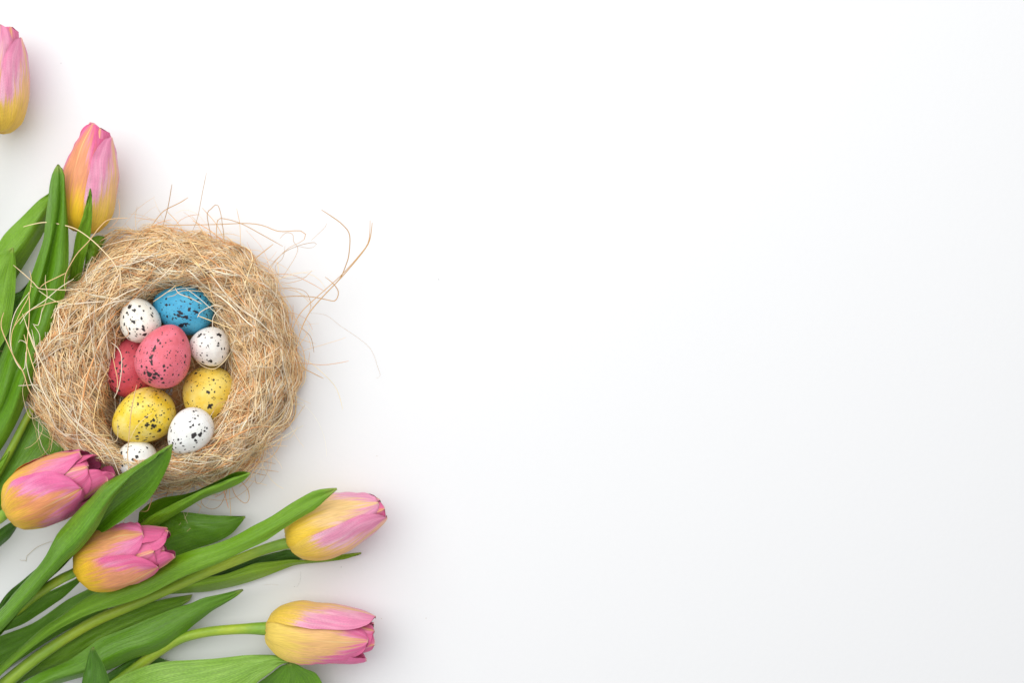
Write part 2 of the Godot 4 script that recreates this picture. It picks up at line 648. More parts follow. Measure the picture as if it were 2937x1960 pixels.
func traced(t: Node3D, b: Vector3) -> void:
	# strands that stray over the table at the upper right
	loose(t, b, 0.28, [26, 30, 28, 24], [922, 602, 953, 622, 983, 645, 1003, 674, 1001, 731, 991, 765, 975, 800, 940, 836], -1.0)
	loose(t, b, 0.24, [34, 32, 26, 22, 24], [1062, 632, 1058, 691, 1035, 728, 980, 789, 919, 844, 867, 893, 846, 930, 836, 965], -1.0)
	loose(t, b, 0.28, [36, 34, 28, 22, 26], [1068, 639, 1061, 688, 1042, 722, 986, 789, 928, 850, 889, 896, 867, 939, 856, 975], -1.0)
	loose(t, b, 0.26, [20, 22, 20, 24, 30], [933, 795, 956, 814, 971, 838, 962, 863, 937, 860, 895, 852, 843, 850, 800, 854], -1.0)
	loose(t, b, 0.13, [48, 46, 42], [593, 496, 582, 550, 567, 627, 552, 664], -1.0)
	loose(t, b, 0.20, [46, 44, 40], [494, 529, 483, 593, 469, 645], -1.0)
	loose(t, b, 0.24, [40, 42, 40], [540, 567, 518, 581, 478, 601, 460, 616, 436, 648], -1.0)
	loose(t, b, 0.20, [38, 44, 44, 38], [608, 688, 595, 618, 607, 599, 622, 587, 631, 602, 638, 639, 645, 700], -1.0)
	loose(t, b, 0.24, [36, 34, 32, 28, 24, 22, 28, 36], [400, 668, 460, 648, 521, 646, 625, 644, 705, 641, 754, 647, 800, 664, 855, 662, 873, 667, 878, 680, 864, 694, 827, 713, 791, 749, 766, 789], -1.0)
	loose(t, b, 0.22, [38, 36, 32, 26], [622, 690, 625, 632, 650, 629, 693, 642, 735, 664, 812, 707], -1.0)
	loose(t, b, 0.13, [24, 26, 24, 26, 30], [803, 685, 821, 668, 840, 673, 843, 694, 855, 713, 846, 740, 827, 771, 808, 800], -1.0)
	loose(t, b, 0.26, [34, 40, 44], [784, 701, 729, 746, 705, 783], -1.0)
	loose(t, b, 0.14, [26, 24, 22, 26, 32], [770, 770, 812, 727, 855, 706, 898, 696, 908, 702, 890, 712, 855, 707], -1.0)
	loose(t, b, 0.12, [20, 18, 20], [895, 777, 868, 801, 828, 812, 806, 808], -1.0)
	loose(t, b, 0.07, [14, 12, 10, 7, 4], [889, 898, 936, 905, 975, 934, 1022, 966, 1058, 995, 1074, 1023, 1083, 1052, 1091, 1078, 1078, 1086], -1.0)
	loose(t, b, 0.16, [22, 18, 14], [862, 940, 889, 963, 898, 991, 901, 1012], -1.0)
	loose(t, b, 0.22, [18, 16, 12], [850, 1048, 880, 1062, 928, 1086], -1.0)
	loose(t, b, 0.12, [12, 12], [889, 1010, 882, 1049, 862, 1075], -1.0)
	loose(t, b, 0.10, [26, 22, 22, 28], [818, 706, 812, 740, 790, 765, 800, 790, 830, 800, 880, 795], -1.0)
	loose(t, b, 0.09, [24, 20, 18], [893, 690, 930, 655, 938, 640], -1.0)
	loose(t, b, 0.16, [20, 22, 18, 22], [810, 826, 860, 830, 884, 846, 892, 880, 886, 895], -1.0)
	# the left side, over the leaves
	loose(t, b, 0.30, [30, 36, 40, 44, 48], [68, 651, 98, 643, 132, 638, 170, 643, 218, 657, 261, 686, 301, 724, 328, 756, 341, 788])
	loose(t, b, 0.14, [30, 34, 36], [339, 571, 344, 595, 339, 630, 309, 662])
	loose(t, b, 0.26, [34, 38, 42, 40, 36], [368, 626, 315, 630, 288, 651, 256, 692, 224, 726, 205, 756, 191, 783, 186, 809, 189, 836])
	loose(t, b, 0.30, [32, 34, 38, 44, 46], [40, 761, 68, 785, 98, 812, 114, 828, 154, 831, 194, 832, 248, 828, 282, 838])
	loose(t, b, 0.22, [38, 36, 34], [191, 783, 159, 799, 132, 812, 116, 825])
	loose(t, b, 0.22, [32, 34, 38, 44], [87, 819, 108, 831, 138, 852, 170, 868, 210, 872])
	loose(t, b, 0.20, [34, 33, 33], [86, 777, 91, 804, 84, 850, 62, 892, 40, 940])
	loose(t, b, 0.18, [34, 34, 32], [132, 789, 131, 812, 136, 850, 120, 900])
	loose(t, b, 0.20, [40, 38, 34], [213, 800, 170, 828, 130, 862, 84, 894, 58, 930])
	loose(t, b, 0.30, [30, 32, 34, 34, 32], [12, 897, 5, 922, 7, 947, 25, 990, 46, 1033, 68, 1069, 86, 1122, 118, 1158])
	loose(t, b, 0.24, [34, 32, 32, 34, 34], [84, 840, 46, 894, 30, 958, 36, 1011, 54, 1051, 71, 1061, 75, 1011])
	loose(t, b, 0.22, [42, 38, 34, 32, 32], [200, 858, 136, 872, 82, 894, 50, 926, 36, 954, 34, 1001, 48, 1040])
	loose(t, b, 0.26, [34, 36, 36], [84, 838, 86, 876, 84, 929, 79, 983, 77, 1040])
	loose(t, b, 0.22, [34, 35, 38], [123, 883, 111, 933, 96, 929, 114, 958, 118, 990, 140, 1050])
	loose(t, b, 0.24, [33, 34, 36], [54, 983, 61, 976, 79, 990, 75, 1026, 82, 1069, 96, 1111, 118, 1144])
	loose(t, b, 0.22, [32, 34], [54, 1107, 111, 1104])
	loose(t, b, 0.12, [32, 28, 26, 28], [73, 1090, 66, 1126, 79, 1183, 93, 1201, 114, 1194, 132, 1183])
	loose(t, b, 0.10, [28, 24, 24, 24], [95, 1183, 97, 1215, 114, 1240, 143, 1258, 171, 1283])
	loose(t, b, 0.12, [32, 26, 24], [150, 1197, 154, 1244, 146, 1297])
	loose(t, b, 0.26, [36, 42, 46, 46, 44], [66, 900, 96, 990, 130, 1060, 165, 1150, 215, 1220, 260, 1270, 300, 1330])
	loose(t, b, 0.28, [35, 40, 44, 45, 42], [76, 930, 112, 1020, 150, 1100, 190, 1180, 250, 1240, 310, 1290, 350, 1380])
	loose(t, b, 0.24, [34, 38, 42], [92, 945, 110, 1040, 120, 1110, 150, 1170])
	loose(t, b, 0.26, [34, 38, 42], [70, 960, 96, 1050, 128, 1130, 175, 1200])
	# below the nest
	loose(t, b, 0.22, [16, 12, 10, 12, 18], [666, 1398, 677, 1423, 702, 1444, 715, 1432, 711, 1404, 690, 1380], -1.0)
	loose(t, b, 0.17, [14, 10, 10, 12, 18], [577, 1438, 587, 1453, 609, 1461, 630, 1452, 645, 1426, 655, 1395], -1.0)
	loose(t, b, 0.10, [14, 10, 14, 20], [585, 1430, 634, 1436, 677, 1426, 709, 1404, 732, 1377], -1.0)
	loose(t, b, 0.16, [20, 14, 20, 26], [732, 1366, 736, 1387, 749, 1385, 766, 1357, 772, 1328], -1.0)
	loose(t, b, 0.20, [10, 10], [564, 1445, 579, 1457], 1.0)
	loose(t, b, 0.24, [44, 40, 34], [438, 1426, 432, 1447, 423, 1466, 404, 1467], -1.0)
	# over the eggs
	loose(t, b, 0.26, [50, 49, 47, 46, 44, 44], [393, 1105, 384, 1145, 376, 1193, 371, 1254, 367, 1302, 370, 1348])
	loose(t, b, 0.14, [46, 47, 47, 46], [439, 1185, 416, 1200, 391, 1227, 374, 1261])
	loose(t, b, 0.20, [44, 40, 38], [338, 1215, 339, 1244, 334, 1266, 304, 1276])
	loose(t, b, 0.22, [38, 44, 46, 44], [440, 866, 464, 850, 491, 831, 505, 819])
	loose(t, b, 0.24, [48, 48, 46], [503, 826, 515, 843, 547, 855, 579, 872])
	loose(t, b, 0.16, [48, 48, 46, 44], [534, 828, 571, 855, 607, 887, 639, 916, 677, 950], 1.0)
	loose(t, b, 0.26, [42, 46, 46], [567, 911, 578, 894, 614, 877, 639, 879])
	loose(t, b, 0.24, [43, 45, 46], [568, 906, 607, 921, 643, 935, 677, 948], 1.0)
	loose(t, b, 0.16, [46, 48, 48, 46], [480, 852, 500, 848, 520, 836, 548, 834, 600, 838, 650, 838], 1.0)
	loose(t, b, 0.13, [46, 48, 46], [470, 845, 482, 838, 520, 828, 560, 826], 1.0)
	loose(t, b, 0.24, [44, 46, 48], [611, 950, 611, 916, 622, 896, 640, 880])
	loose(t, b, 0.20, [30, 30, 32, 34], [563, 1034, 583, 1051, 614, 1059, 643, 1039, 660, 1013])
	loose(t, b, 0.26, [36, 38, 40, 38], [321, 984, 338, 998, 349, 1022, 349, 1066, 341, 1114, 328, 1143])
	loose(t, b, 0.22, [38, 38, 38], [322, 1010, 330, 1050, 338, 1090, 336, 1125])
	loose(t, b, 0.18, [40, 38, 40], [344, 935, 333, 960, 353, 969, 370, 959, 362, 937])
	loose(t, b, 0.14, [52, 52, 48], [614, 1179, 597, 1210, 611, 1215], 1.0)
	loose(t, b, 0.16, [40, 42, 44, 42], [610, 1185, 625, 1160, 660, 1150, 690, 1160, 720, 1180])


# ---------------------------------------------------------------- eggs

func eggs() -> void:
	# centre x, y, h; length, width in table units; direction of the narrow end; blots as they lie on the shell (x, y, radius), from a close look
	var group := "speckled eggs in the nest"
	egg("light blue egg with dark speckles, topmost in the nest", group, 526, 887, 19, 176, 140, 197, rgb8(88, 182, 216), rgb8(66, 164, 206), 1100, 0.75, 4.127, 280, 780,
		[875, 398, 18, 915, 398, 10, 868, 328, 12, 1150, 450, 20, 1045, 490, 22, 1025, 525, 18, 978, 510, 12, 1115, 545, 18, 880, 533, 14, 1220, 480, 18, 783, 495, 10, 784, 515, 10, 784, 535, 8, 815, 455, 10, 1135, 305, 14, 1255, 298, 12, 1185, 275, 9, 908, 218, 8, 1050, 640, 24, 1105, 620, 16, 1100, 640, 10, 990, 553, 9, 945, 568, 8, 1160, 385, 10])
	egg("small white speckled egg between the blue egg and the left wall of straw", group, 401, 918, 30, 132, 113, 250, rgb8(249, 246, 236), rgb8(240, 235, 220), 420, 0.65, 4.127, 280, 780,
		[425, 418, 22, 435, 405, 14, 540, 412, 13, 490, 460, 15, 465, 458, 8, 400, 492, 14, 420, 512, 9, 355, 540, 15, 450, 565, 8, 488, 597, 19, 580, 555, 12, 370, 625, 14, 320, 665, 14, 435, 678, 13, 530, 680, 13, 595, 650, 13, 600, 690, 18, 605, 745, 20, 680, 520, 14, 685, 495, 10, 655, 435, 14, 592, 465, 10, 430, 730, 12, 405, 795, 16, 340, 700, 10, 515, 742, 8, 560, 740, 9, 315, 480, 12, 505, 765, 9])
	egg("pink egg lying on top of a red egg at the centre of the nest", group, 472, 1022, 40, 188, 153, 290, rgb8(236, 122, 140), rgb8(222, 106, 118), 1300, 0.55, 4.127, 280, 780,
		[745, 905, 16, 752, 880, 12, 738, 930, 14, 715, 1003, 20, 720, 1060, 16, 722, 1090, 14, 655, 1130, 12, 592, 1115, 12, 625, 1195, 16, 680, 1210, 28, 735, 1250, 20, 770, 1200, 18, 790, 1220, 15, 820, 1260, 16, 690, 1272, 13, 665, 1302, 17, 830, 1310, 14, 860, 1115, 15, 865, 1165, 14, 900, 1130, 10, 1065, 1070, 12, 785, 815, 13, 770, 800, 8, 1070, 990, 12, 1074, 1010, 9, 555, 925, 10, 552, 938, 9, 660, 960, 11, 815, 725, 6, 815, 745, 6, 875, 750, 6, 840, 885, 8, 945, 1215, 10, 985, 990, 7, 750, 1165, 10, 740, 1210, 14])
	egg("deep red speckled egg half under the pink egg", group, 380, 1054, 17, 178, 142, 280, rgb8(214, 92, 102), rgb8(198, 72, 86), 800, 0.8, 4.127, 280, 780,
		[300, 1390, 24, 285, 1385, 16, 340, 1075, 15, 370, 1105, 13, 410, 1110, 12, 300, 1140, 12, 350, 1170, 14, 270, 1015, 10, 375, 1030, 10, 405, 950, 8, 445, 1270, 10, 250, 1290, 15, 330, 1200, 10, 390, 1180, 9])
	egg("small round white egg touching the top of a yellow egg", group, 604, 997, 27, 114, 112, 60, rgb8(250, 247, 240), rgb8(240, 234, 228), 340, 0.65, 4.127, 280, 780,
		[1255, 750, 19, 1240, 762, 12, 1475, 745, 22, 1455, 742, 14, 1470, 845, 14, 1465, 875, 12, 1285, 845, 9, 1265, 880, 8, 1355, 875, 8, 1260, 988, 10, 1340, 988, 10, 1375, 1060, 20, 1350, 1058, 12, 1275, 1070, 18, 1420, 1085, 13, 1160, 905, 10, 1185, 835, 9, 1500, 910, 11, 1525, 910, 11, 1310, 745, 8, 1395, 780, 10, 1330, 1040, 9, 1215, 985, 7, 1500, 1010, 12, 1550, 960, 12])
	egg("yellow egg between the small round white egg and the right wall of straw", group, 601, 1138, 19, 176, 152, 100, rgb8(246, 222, 120), rgb8(240, 204, 76), 620, 0.75, 4.127, 280, 1060,
		[1390, 425, 22, 1375, 432, 16, 1410, 410, 14, 1430, 120, 12, 1450, 160, 6, 1110, 385, 9, 1125, 400, 9, 1320, 530, 24, 1380, 555, 18, 1390, 580, 15, 1470, 530, 18, 1435, 320, 6, 1420, 330, 6, 1450, 330, 6, 1438, 345, 6, 1415, 230, 7, 1505, 205, 8, 1235, 428, 8])
	egg("bright yellow egg with grey smears, below the red egg", group, 412, 1196, 27, 188, 152, 152, rgb8(246, 224, 126), rgb8(240, 206, 56), 800, 0.75, 4.127, 280, 1060,
		[735, 585, 16, 735, 660, 20, 720, 650, 14, 785, 705, 18, 775, 725, 14, 660, 550, 13, 765, 545, 6, 770, 565, 6, 772, 590, 6, 768, 610, 6, 766, 520, 5, 750, 480, 5, 660, 660, 10, 560, 735, 14, 525, 780, 15, 520, 815, 16, 590, 830, 13, 610, 825, 10, 625, 800, 10, 680, 750, 9, 705, 790, 12, 295, 672, 12, 310, 665, 8, 840, 358, 11, 570, 598, 8, 610, 370, 6, 550, 390, 7, 880, 580, 10])
	egg("white egg with black blots resting against the lower yellow egg", group, 545, 1239, 38, 146, 119, 132, rgb8(251, 251, 249), rgb8(238, 238, 232), 300, 0.65, 4.127, 280, 1060,
		[1195, 768, 25, 1260, 760, 20, 1270, 745, 14, 1305, 720, 12, 1328, 688, 11, 1310, 678, 8, 1205, 828, 14, 1212, 858, 9, 910, 722, 14, 892, 685, 11, 875, 848, 14, 928, 860, 13, 915, 940, 16, 945, 825, 8, 965, 870, 8, 1030, 860, 12, 1005, 820, 12, 1060, 895, 10, 1185, 648, 13, 1155, 670, 12, 1200, 572, 10, 1250, 640, 10, 1150, 605, 10, 1170, 490, 13, 1070, 940, 10, 960, 918, 10, 1000, 975, 13, 1175, 910, 10, 955, 635, 8, 1110, 780, 5])
	egg("white blotched egg half covered by a green leaf", group, 397, 1326, 28, 124, 111, 80, rgb8(251, 251, 249), rgb8(240, 240, 236), 140, 0.6, 4.127, 280, 1060,
		[325, 978, 20, 318, 990, 14, 280, 1060, 17, 330, 1105, 25, 318, 1095, 16, 338, 1122, 14, 520, 1015, 18, 535, 1022, 10, 478, 1050, 14, 430, 900, 7, 415, 904, 7, 445, 897, 6, 398, 968, 9, 375, 905, 8, 550, 965, 10, 490, 935, 6, 620, 920, 12, 470, 1100, 8, 305, 1190, 14, 590, 960, 4])


func egg(label: String, group: String, x: float, y: float, h: float, length: float, width: float, heading: float, tone: Color, tone2: Color, specks: int, dot: float, zoom: float, zx: float, zy: float, blots: Array) -> void:
	var k := UNIT * (EYE - h * 0.001) / EYE
	var a := length * 0.5 * k
	var b := width * 0.5 * k
	var nose := 0.17
	var w := 512
	var hh := 320
	var sx := x * 0.37
	var data := PackedByteArray()
	data.resize(w * hh * 3)
	for j in hh:
		var th := PI * (j + 0.5) / hh
		for i in w:
			var ph := TAU * (i + 0.5) / w
			var q := Vector3(sin(th) * cos(ph), cos(th), sin(th) * sin(ph))
			var n := noise.get_noise_3d(q.x * 1.6 + sx, q.y * 1.6, q.z * 1.6) * 0.6 + noise.get_noise_3d(q.x * 5.0, q.y * 5.0 + sx, q.z * 5.0) * 0.3 + noise.get_noise_3d(q.x * 17.0, q.y * 17.0, q.z * 17.0 + sx) * 0.16
			var c := tone.lerp(tone2, clampf(0.5 + n, 0, 1))
			var pale := smoothstep(0.42, 0.75, noise.get_noise_3d(q.x * 3.1 - sx, q.y * 3.1, q.z * 3.1 + 8.0) + 0.35 * noise.get_noise_3d(q.x * 14.0, q.y * 14.0, q.z * 14.0))
			if tone.g > 0.7 and tone.b < 0.4:
				c = c.lerp(c.lerp(rgb8(236, 222, 184), 0.6), pale)
			var o := (j * w + i) * 3
			data[o] = int(clampf(c.r * 0.985, 0, 1) * 255)
			data[o + 1] = int(clampf(c.g * 0.985, 0, 1) * 255)
			data[o + 2] = int(clampf(c.b * 0.985, 0, 1) * 255)
	var ink := rgb8(40, 36, 44) if tone.b > tone.r else rgb8(44, 40, 40)
	# axis: towards the narrow end; across: to its right in the plane; up: towards the eye
	var axis := Vector3(cos(deg_to_rad(heading)), 0, sin(deg_to_rad(heading)))
	var across := axis.cross(Vector3.UP)
	var half_w := width * 0.5
	var half_l := length * 0.5
	for n in blots.size() / 3:
		var dx: float = blots[n * 3] / zoom + zx - x
		var dy: float = blots[n * 3 + 1] / zoom + zy - y
		var rad: float = blots[n * 3 + 2] / zoom * 1.05
		var s := clampf((dx * axis.x + dy * axis.z) / half_l, -0.98, 0.98)
		var round_r := sqrt(1.0 - s * s) * (1.0 - nose * s)
		var q := clampf((dx * across.x + dy * across.z) / (half_w * round_r), -0.97, 0.97)
		blot(data, w, hh, acos(s), acos(q), rad / half_w, ink, rng)
	for n in specks:
		var s := rng.randf_range(-0.97, 0.97)
		var rad := dot * (0.007 + 0.034 * pow(rng.randf(), 4.0))
		if rng.randf() < 0.05:
			rad *= 2.0
		# thicker towards the blunt end
		if rng.randf() < 0.35 + 0.4 * s:
			s = -s
		blot(data, w, hh, acos(s), rng.randf() * TAU, rad, ink, rng)
	var tex := ImageTexture.create_from_image(Image.create_from_data(w, hh, false, Image.FORMAT_RGB8, data))
	var m := StandardMaterial3D.new()
	m.albedo_texture = tex
	m.roughness = 0.5
	m.metallic_specular = 0.4
	m.heightmap_enabled = true
	m.heightmap_texture = mats.egg_relief
	m.heightmap_scale = 0.02
	# the shell
	var nu := 56
	var nv := 36
	var verts := PackedVector3Array()
	var norms := PackedVector3Array()
	var uvs := PackedVector2Array()
	var idx := PackedInt32Array()
	for j in nv + 1:
		var th := clampf(PI * j / nv, 0.002, PI - 0.002)
		var s := cos(th)
		for i in nu + 1:
			var ph := TAU * i / nu
			var r := sin(th) * (1.0 - nose * s)
			# slope of the outline for the normal
			var ds := 0.001
			var r2 := sin(th + ds) * (1.0 - nose * cos(th + ds))
			var tangent := Vector2(b * (r2 - r), a * (cos(th + ds) - s))
			var nn := Vector2(-tangent.y, tangent.x).normalized()
			var out := across * cos(ph) + Vector3.UP * sin(ph)
			verts.append(axis * (a * s) + out * (b * r))
			norms.append((out * nn.x + axis * nn.y).normalized())
			uvs.append(Vector2(i / float(nu), j / float(nv)))
	for j in nv:
		for i in nu:
			var p := j * (nu + 1) + i
			var n := (verts[p + nu + 1] - verts[p]).cross(verts[p + nu + 2] - verts[p])
			if n.dot(norms[p]) < 0:
				idx.append_array([p, p + nu + 1, p + nu + 2, p, p + nu + 2, p + 1])
			else:
				idx.append_array([p, p + nu + 2, p + nu + 1, p, p + 1, p + nu + 2])
	var mesh := arrays(verts, norms, uvs, PackedColorArray(), idx)
	var o := part("speckled_egg", mesh, m, self)
	o.position = at(x, y, h)
	tag(o, label, "egg", group)


func blot(data: PackedByteArray, w: int, h: int, th: float, ph: float, r: float, ink: Color, g: RandomNumberGenerator) -> void:
	# an uneven fleck of dye; r in widths of the egg's radius
	var wob := g.randf() * 100.0
	var stretch := g.randf_range(0.75, 1.35)
	var turn := g.randf() * PI
	var reach := r * 1.7
	var st := maxf(sin(th), 0.12)
	var cy := th / PI * h
	var cx := ph / TAU * w
	var ry := int(ceil(reach / PI * h)) + 1
	var rx := int(ceil(reach / st / TAU * w)) + 1
	for j in range(maxi(0, int(cy) - ry), mini(h, int(cy) + ry + 1)):
		for i in range(int(cx) - rx, int(cx) + rx + 1):
			var dy := (j + 0.5 - cy) / h * PI
			var dx := (i + 0.5 - cx) / w * TAU * st
			var v := Vector2(dx, dy).rotated(turn)
			v.x *= stretch
			v.y /= stretch
			var d := v.length() / r
			if d > 1.7:
				continue
			var an := v.angle()
			var edge := 1.0 + 0.34 * noise.get_noise_2d(cos(an) * 0.55 + wob, sin(an) * 0.55)
			var k := smoothstep(1.12, 0.88, d / edge)
			if k <= 0.0:
				continue
			var o := (j * w + posmod(i, w)) * 3
			data[o] = int(lerpf(data[o], ink.r * 255, k * 0.93))
			data[o + 1] = int(lerpf(data[o + 1], ink.g * 255, k * 0.93))
			data[o + 2] = int(lerpf(data[o + 2], ink.b * 255, k * 0.93))


# ---------------------------------------------------------------- tulips

func leaf(t: Node3D, mat: String, cols: Array, thick := 0.7, nv := 64, nu := 17) -> void:
	# cols: lines that run tip to base, side by side: [places, heights]; the blade is a smooth sheet through them
	var lines := []
	# a blade whose base lies out of the picture runs on and narrows to where it clasps its stem
	var ends := Vector2.ZERO
	for c in cols:
		ends += Vector2(c[0][-2], c[0][-1]) / cols.size()
	for c in cols:
		if ends.x < 30 or ends.y > 1955:
			var q := Vector2(c[0][-2], c[0][-1])
			var d := (q - Vector2(c[0][-4], c[0][-3])).normalized()
			var e := q.lerp(ends, 0.45) + d * 130
			var f := ends + d * 260
			c[0] = c[0] + [e.x, e.y, f.x, f.y]
			c[1] = c[1] + [c[1][-1], 8.0]
		var flat := along(c[0], nv)
		var p := PackedVector3Array()
		for k in nv:
			p.append(Vector3(flat[k].x, flat[k].y, keyed(c[1], k / (nv - 1.0))))
		lines.append(p)
	var m := lines.size()
	var wob := rng.randf() * 100.0
	var rows := []
	for j in nv:
		var row := PackedVector3Array()
		for i in nu:
			var f := i / (nu - 1.0) * (m - 1)
			var s := mini(int(f), m - 2)
			var p: Vector3 = lines[s][j].cubic_interpolate(lines[s + 1][j], lines[maxi(s - 1, 0)][j], lines[mini(s + 2, m - 1)][j], f - s)
			p.z = maxf(p.z + 0.5 * n2(i * 0.16 + wob, j * 0.09), 0.7)
			row.append(at(p.x, p.y, p.z))
		rows.append(row)
	part("leaf", shell(rows, thick * 0.001, t.position), mats[mat], t)


func blade(t: Node3D, mat: String, a: Array, ha: Array, b: Array, hb: Array, bulge: Array, where := 0.5, thick := 0.7) -> void:
	# an open leaf between two edges; bulge lifts (or sinks) the line between them
	var n := 14
	var pa := along(a, n)
	var pb := along(b, n)
	var mid := []
	var hm := []
	for k in n:
		var v := k / (n - 1.0)
		var q := pa[k].lerp(pb[k], where)
		mid.append(q.x)
		mid.append(q.y)
		hm.append(lerpf(keyed(ha, v), keyed(hb, v), where) + keyed(bulge, v))
	leaf(t, mat, [[a, ha], [mid, hm], [b, hb]], thick)


func stem(t: Node3D, xy: Array, heights: Array, widths: Array) -> void:
	var n := 40
	var flat := along(xy, n)
	var pts := PackedVector3Array()
	var radii := PackedFloat32Array()
	for k in n:
		var v := k / (n - 1.0)
		pts.append(at(flat[k].x, flat[k].y, keyed(heights, v)) - t.position)
		radii.append(keyed(widths, v) * 0.5 * UNIT * 0.97)
	var tb := Tubes.new()
	tb.add(pts, radii, Color.WHITE, 14)
	part("stem", tubes_mesh(tb), mats.stem, t)


func head(t: Node3D, from: Vector3, to: Vector3, width: float, close: float, petals: Array) -> void:
	# petals: [direction round the axis in degrees (0 faces up, + is to the right looking towards the tip), width, length, layer, flare, spiral, material]
	var p0 := at(from.x, from.y, from.z)
	var p1 := at(to.x, to.y, to.z)
	var axis := (p1 - p0).normalized()
	var size := p0.distance_to(p1)
	var up := (Vector3.UP - axis * Vector3.UP.dot(axis)).normalized()
	var side := axis.cross(up)
	var rad := width * 0.5 * UNIT * (EYE - from.z * 0.001) / EYE
	var profile := [0.0, 0.06, 0.015, 0.28, 0.05, 0.55, 0.12, 0.80, 0.22, 0.94, 0.34, 1.0, 0.46, 0.99, 0.58, lerpf(0.94, 0.97, close), 0.70, lerpf(0.80, 0.90, close), 0.82, lerpf(0.60, 0.80, close), 0.92, lerpf(0.40, 0.66, close), 1.05, lerpf(0.10, 0.46, close)]
	var span := [0.0, 0.10, 0.04, 0.36, 0.12, 0.68, 0.24, 0.92, 0.38, 1.0, 0.55, 0.99, 0.68, 0.92, 0.80, 0.78, 0.89, 0.58, 0.95, 0.39, 0.985, 0.22, 1.0, 0.05]
	var round_tip := span.duplicate()
	for k in [[15, 0.90], [17, 0.80], [19, 0.62], [21, 0.42]]:
		round_tip[k[0]] = k[1]
	var nv := 44
	var nu := 25
	for p in petals:
		var phi: float = deg_to_rad(p[0])
		var wide: float = p[1]
		var len: float = p[2]
		var layer: float = p[3] * (0.90 if p[6] == "petal_inner" else 1.0)
		var flare: float = p[4]
		var spiral: float = p[5]
		var wob := rng.randf() * 100.0
		var rows := []
		for j in nv:
			var v := j / (nv - 1.0)
			var row := PackedVector3Array()
			var yy := v * len
			var r0 := rad * table_smooth(profile, yy)
			var half := rad * wide * table_smooth(round_tip if p[6] == "petal_inner" else span, v)
			for i in nu:
				var u := i / (nu - 1.0) * 2.0 - 1.0
				var r := r0 * layer + rad * (0.075 * spiral * u * absf(u) * smoothstep(0.02, 0.3, v))
				r += rad * (flare * pow(maxf(v - 0.55, 0.0) / 0.45, 2.0) * 0.35)
				# midrib stands a little proud, the margin waves
				r += rad * (0.018 * exp(-u * u * 60.0) * smoothstep(0.1, 0.5, v))
				r += rad * (0.028 * n2(u * 1.4 + wob, v * 2.2) + 0.04 * u * u * v * n2(v * 7.0, wob + signf(u) * 9.0))
				r -= rad * 0.05 * u * u * smoothstep(0.5, 0.9, v) * (1.0 - flare)
				var flat := maxf(r0 * layer, rad * 0.35)
				var an := phi + u * half / flat
				var lift := rad * 0.05 * n2(wob + 40.0, v * 3.0)
				row.append(p0 + axis * (yy * size - rad * 0.06 * (1.0 - smoothstep(0.0, 0.12, v)) * u * u + rad * 0.10 * (1.0 - smoothstep(0.0, 0.035, yy))) + (up * cos(an) + side * sin(an)) * maxf(r, rad * 0.02) + side * lift * 0.3)
			rows.append(row)
		part("petal", shell(rows, 0.00045, t.position), mats[p[6]], t)


func table_smooth(pairs: Array, x: float) -> float:
	# like table_of, joined smoothly
	var n := pairs.size() / 2
	if x <= pairs[0]:
		return pairs[1]
	for i in range(1, n):
		if x <= pairs[i * 2]:
			var t: float = (x - pairs[i * 2 - 2]) / (pairs[i * 2] - pairs[i * 2 - 2])
			return cubic_interpolate(pairs[i * 2 - 1], pairs[i * 2 + 1], pairs[maxi(i - 2, 0) * 2 + 1], pairs[mini(i + 1, n - 1) * 2 + 1], t)
	return pairs[n * 2 - 1]


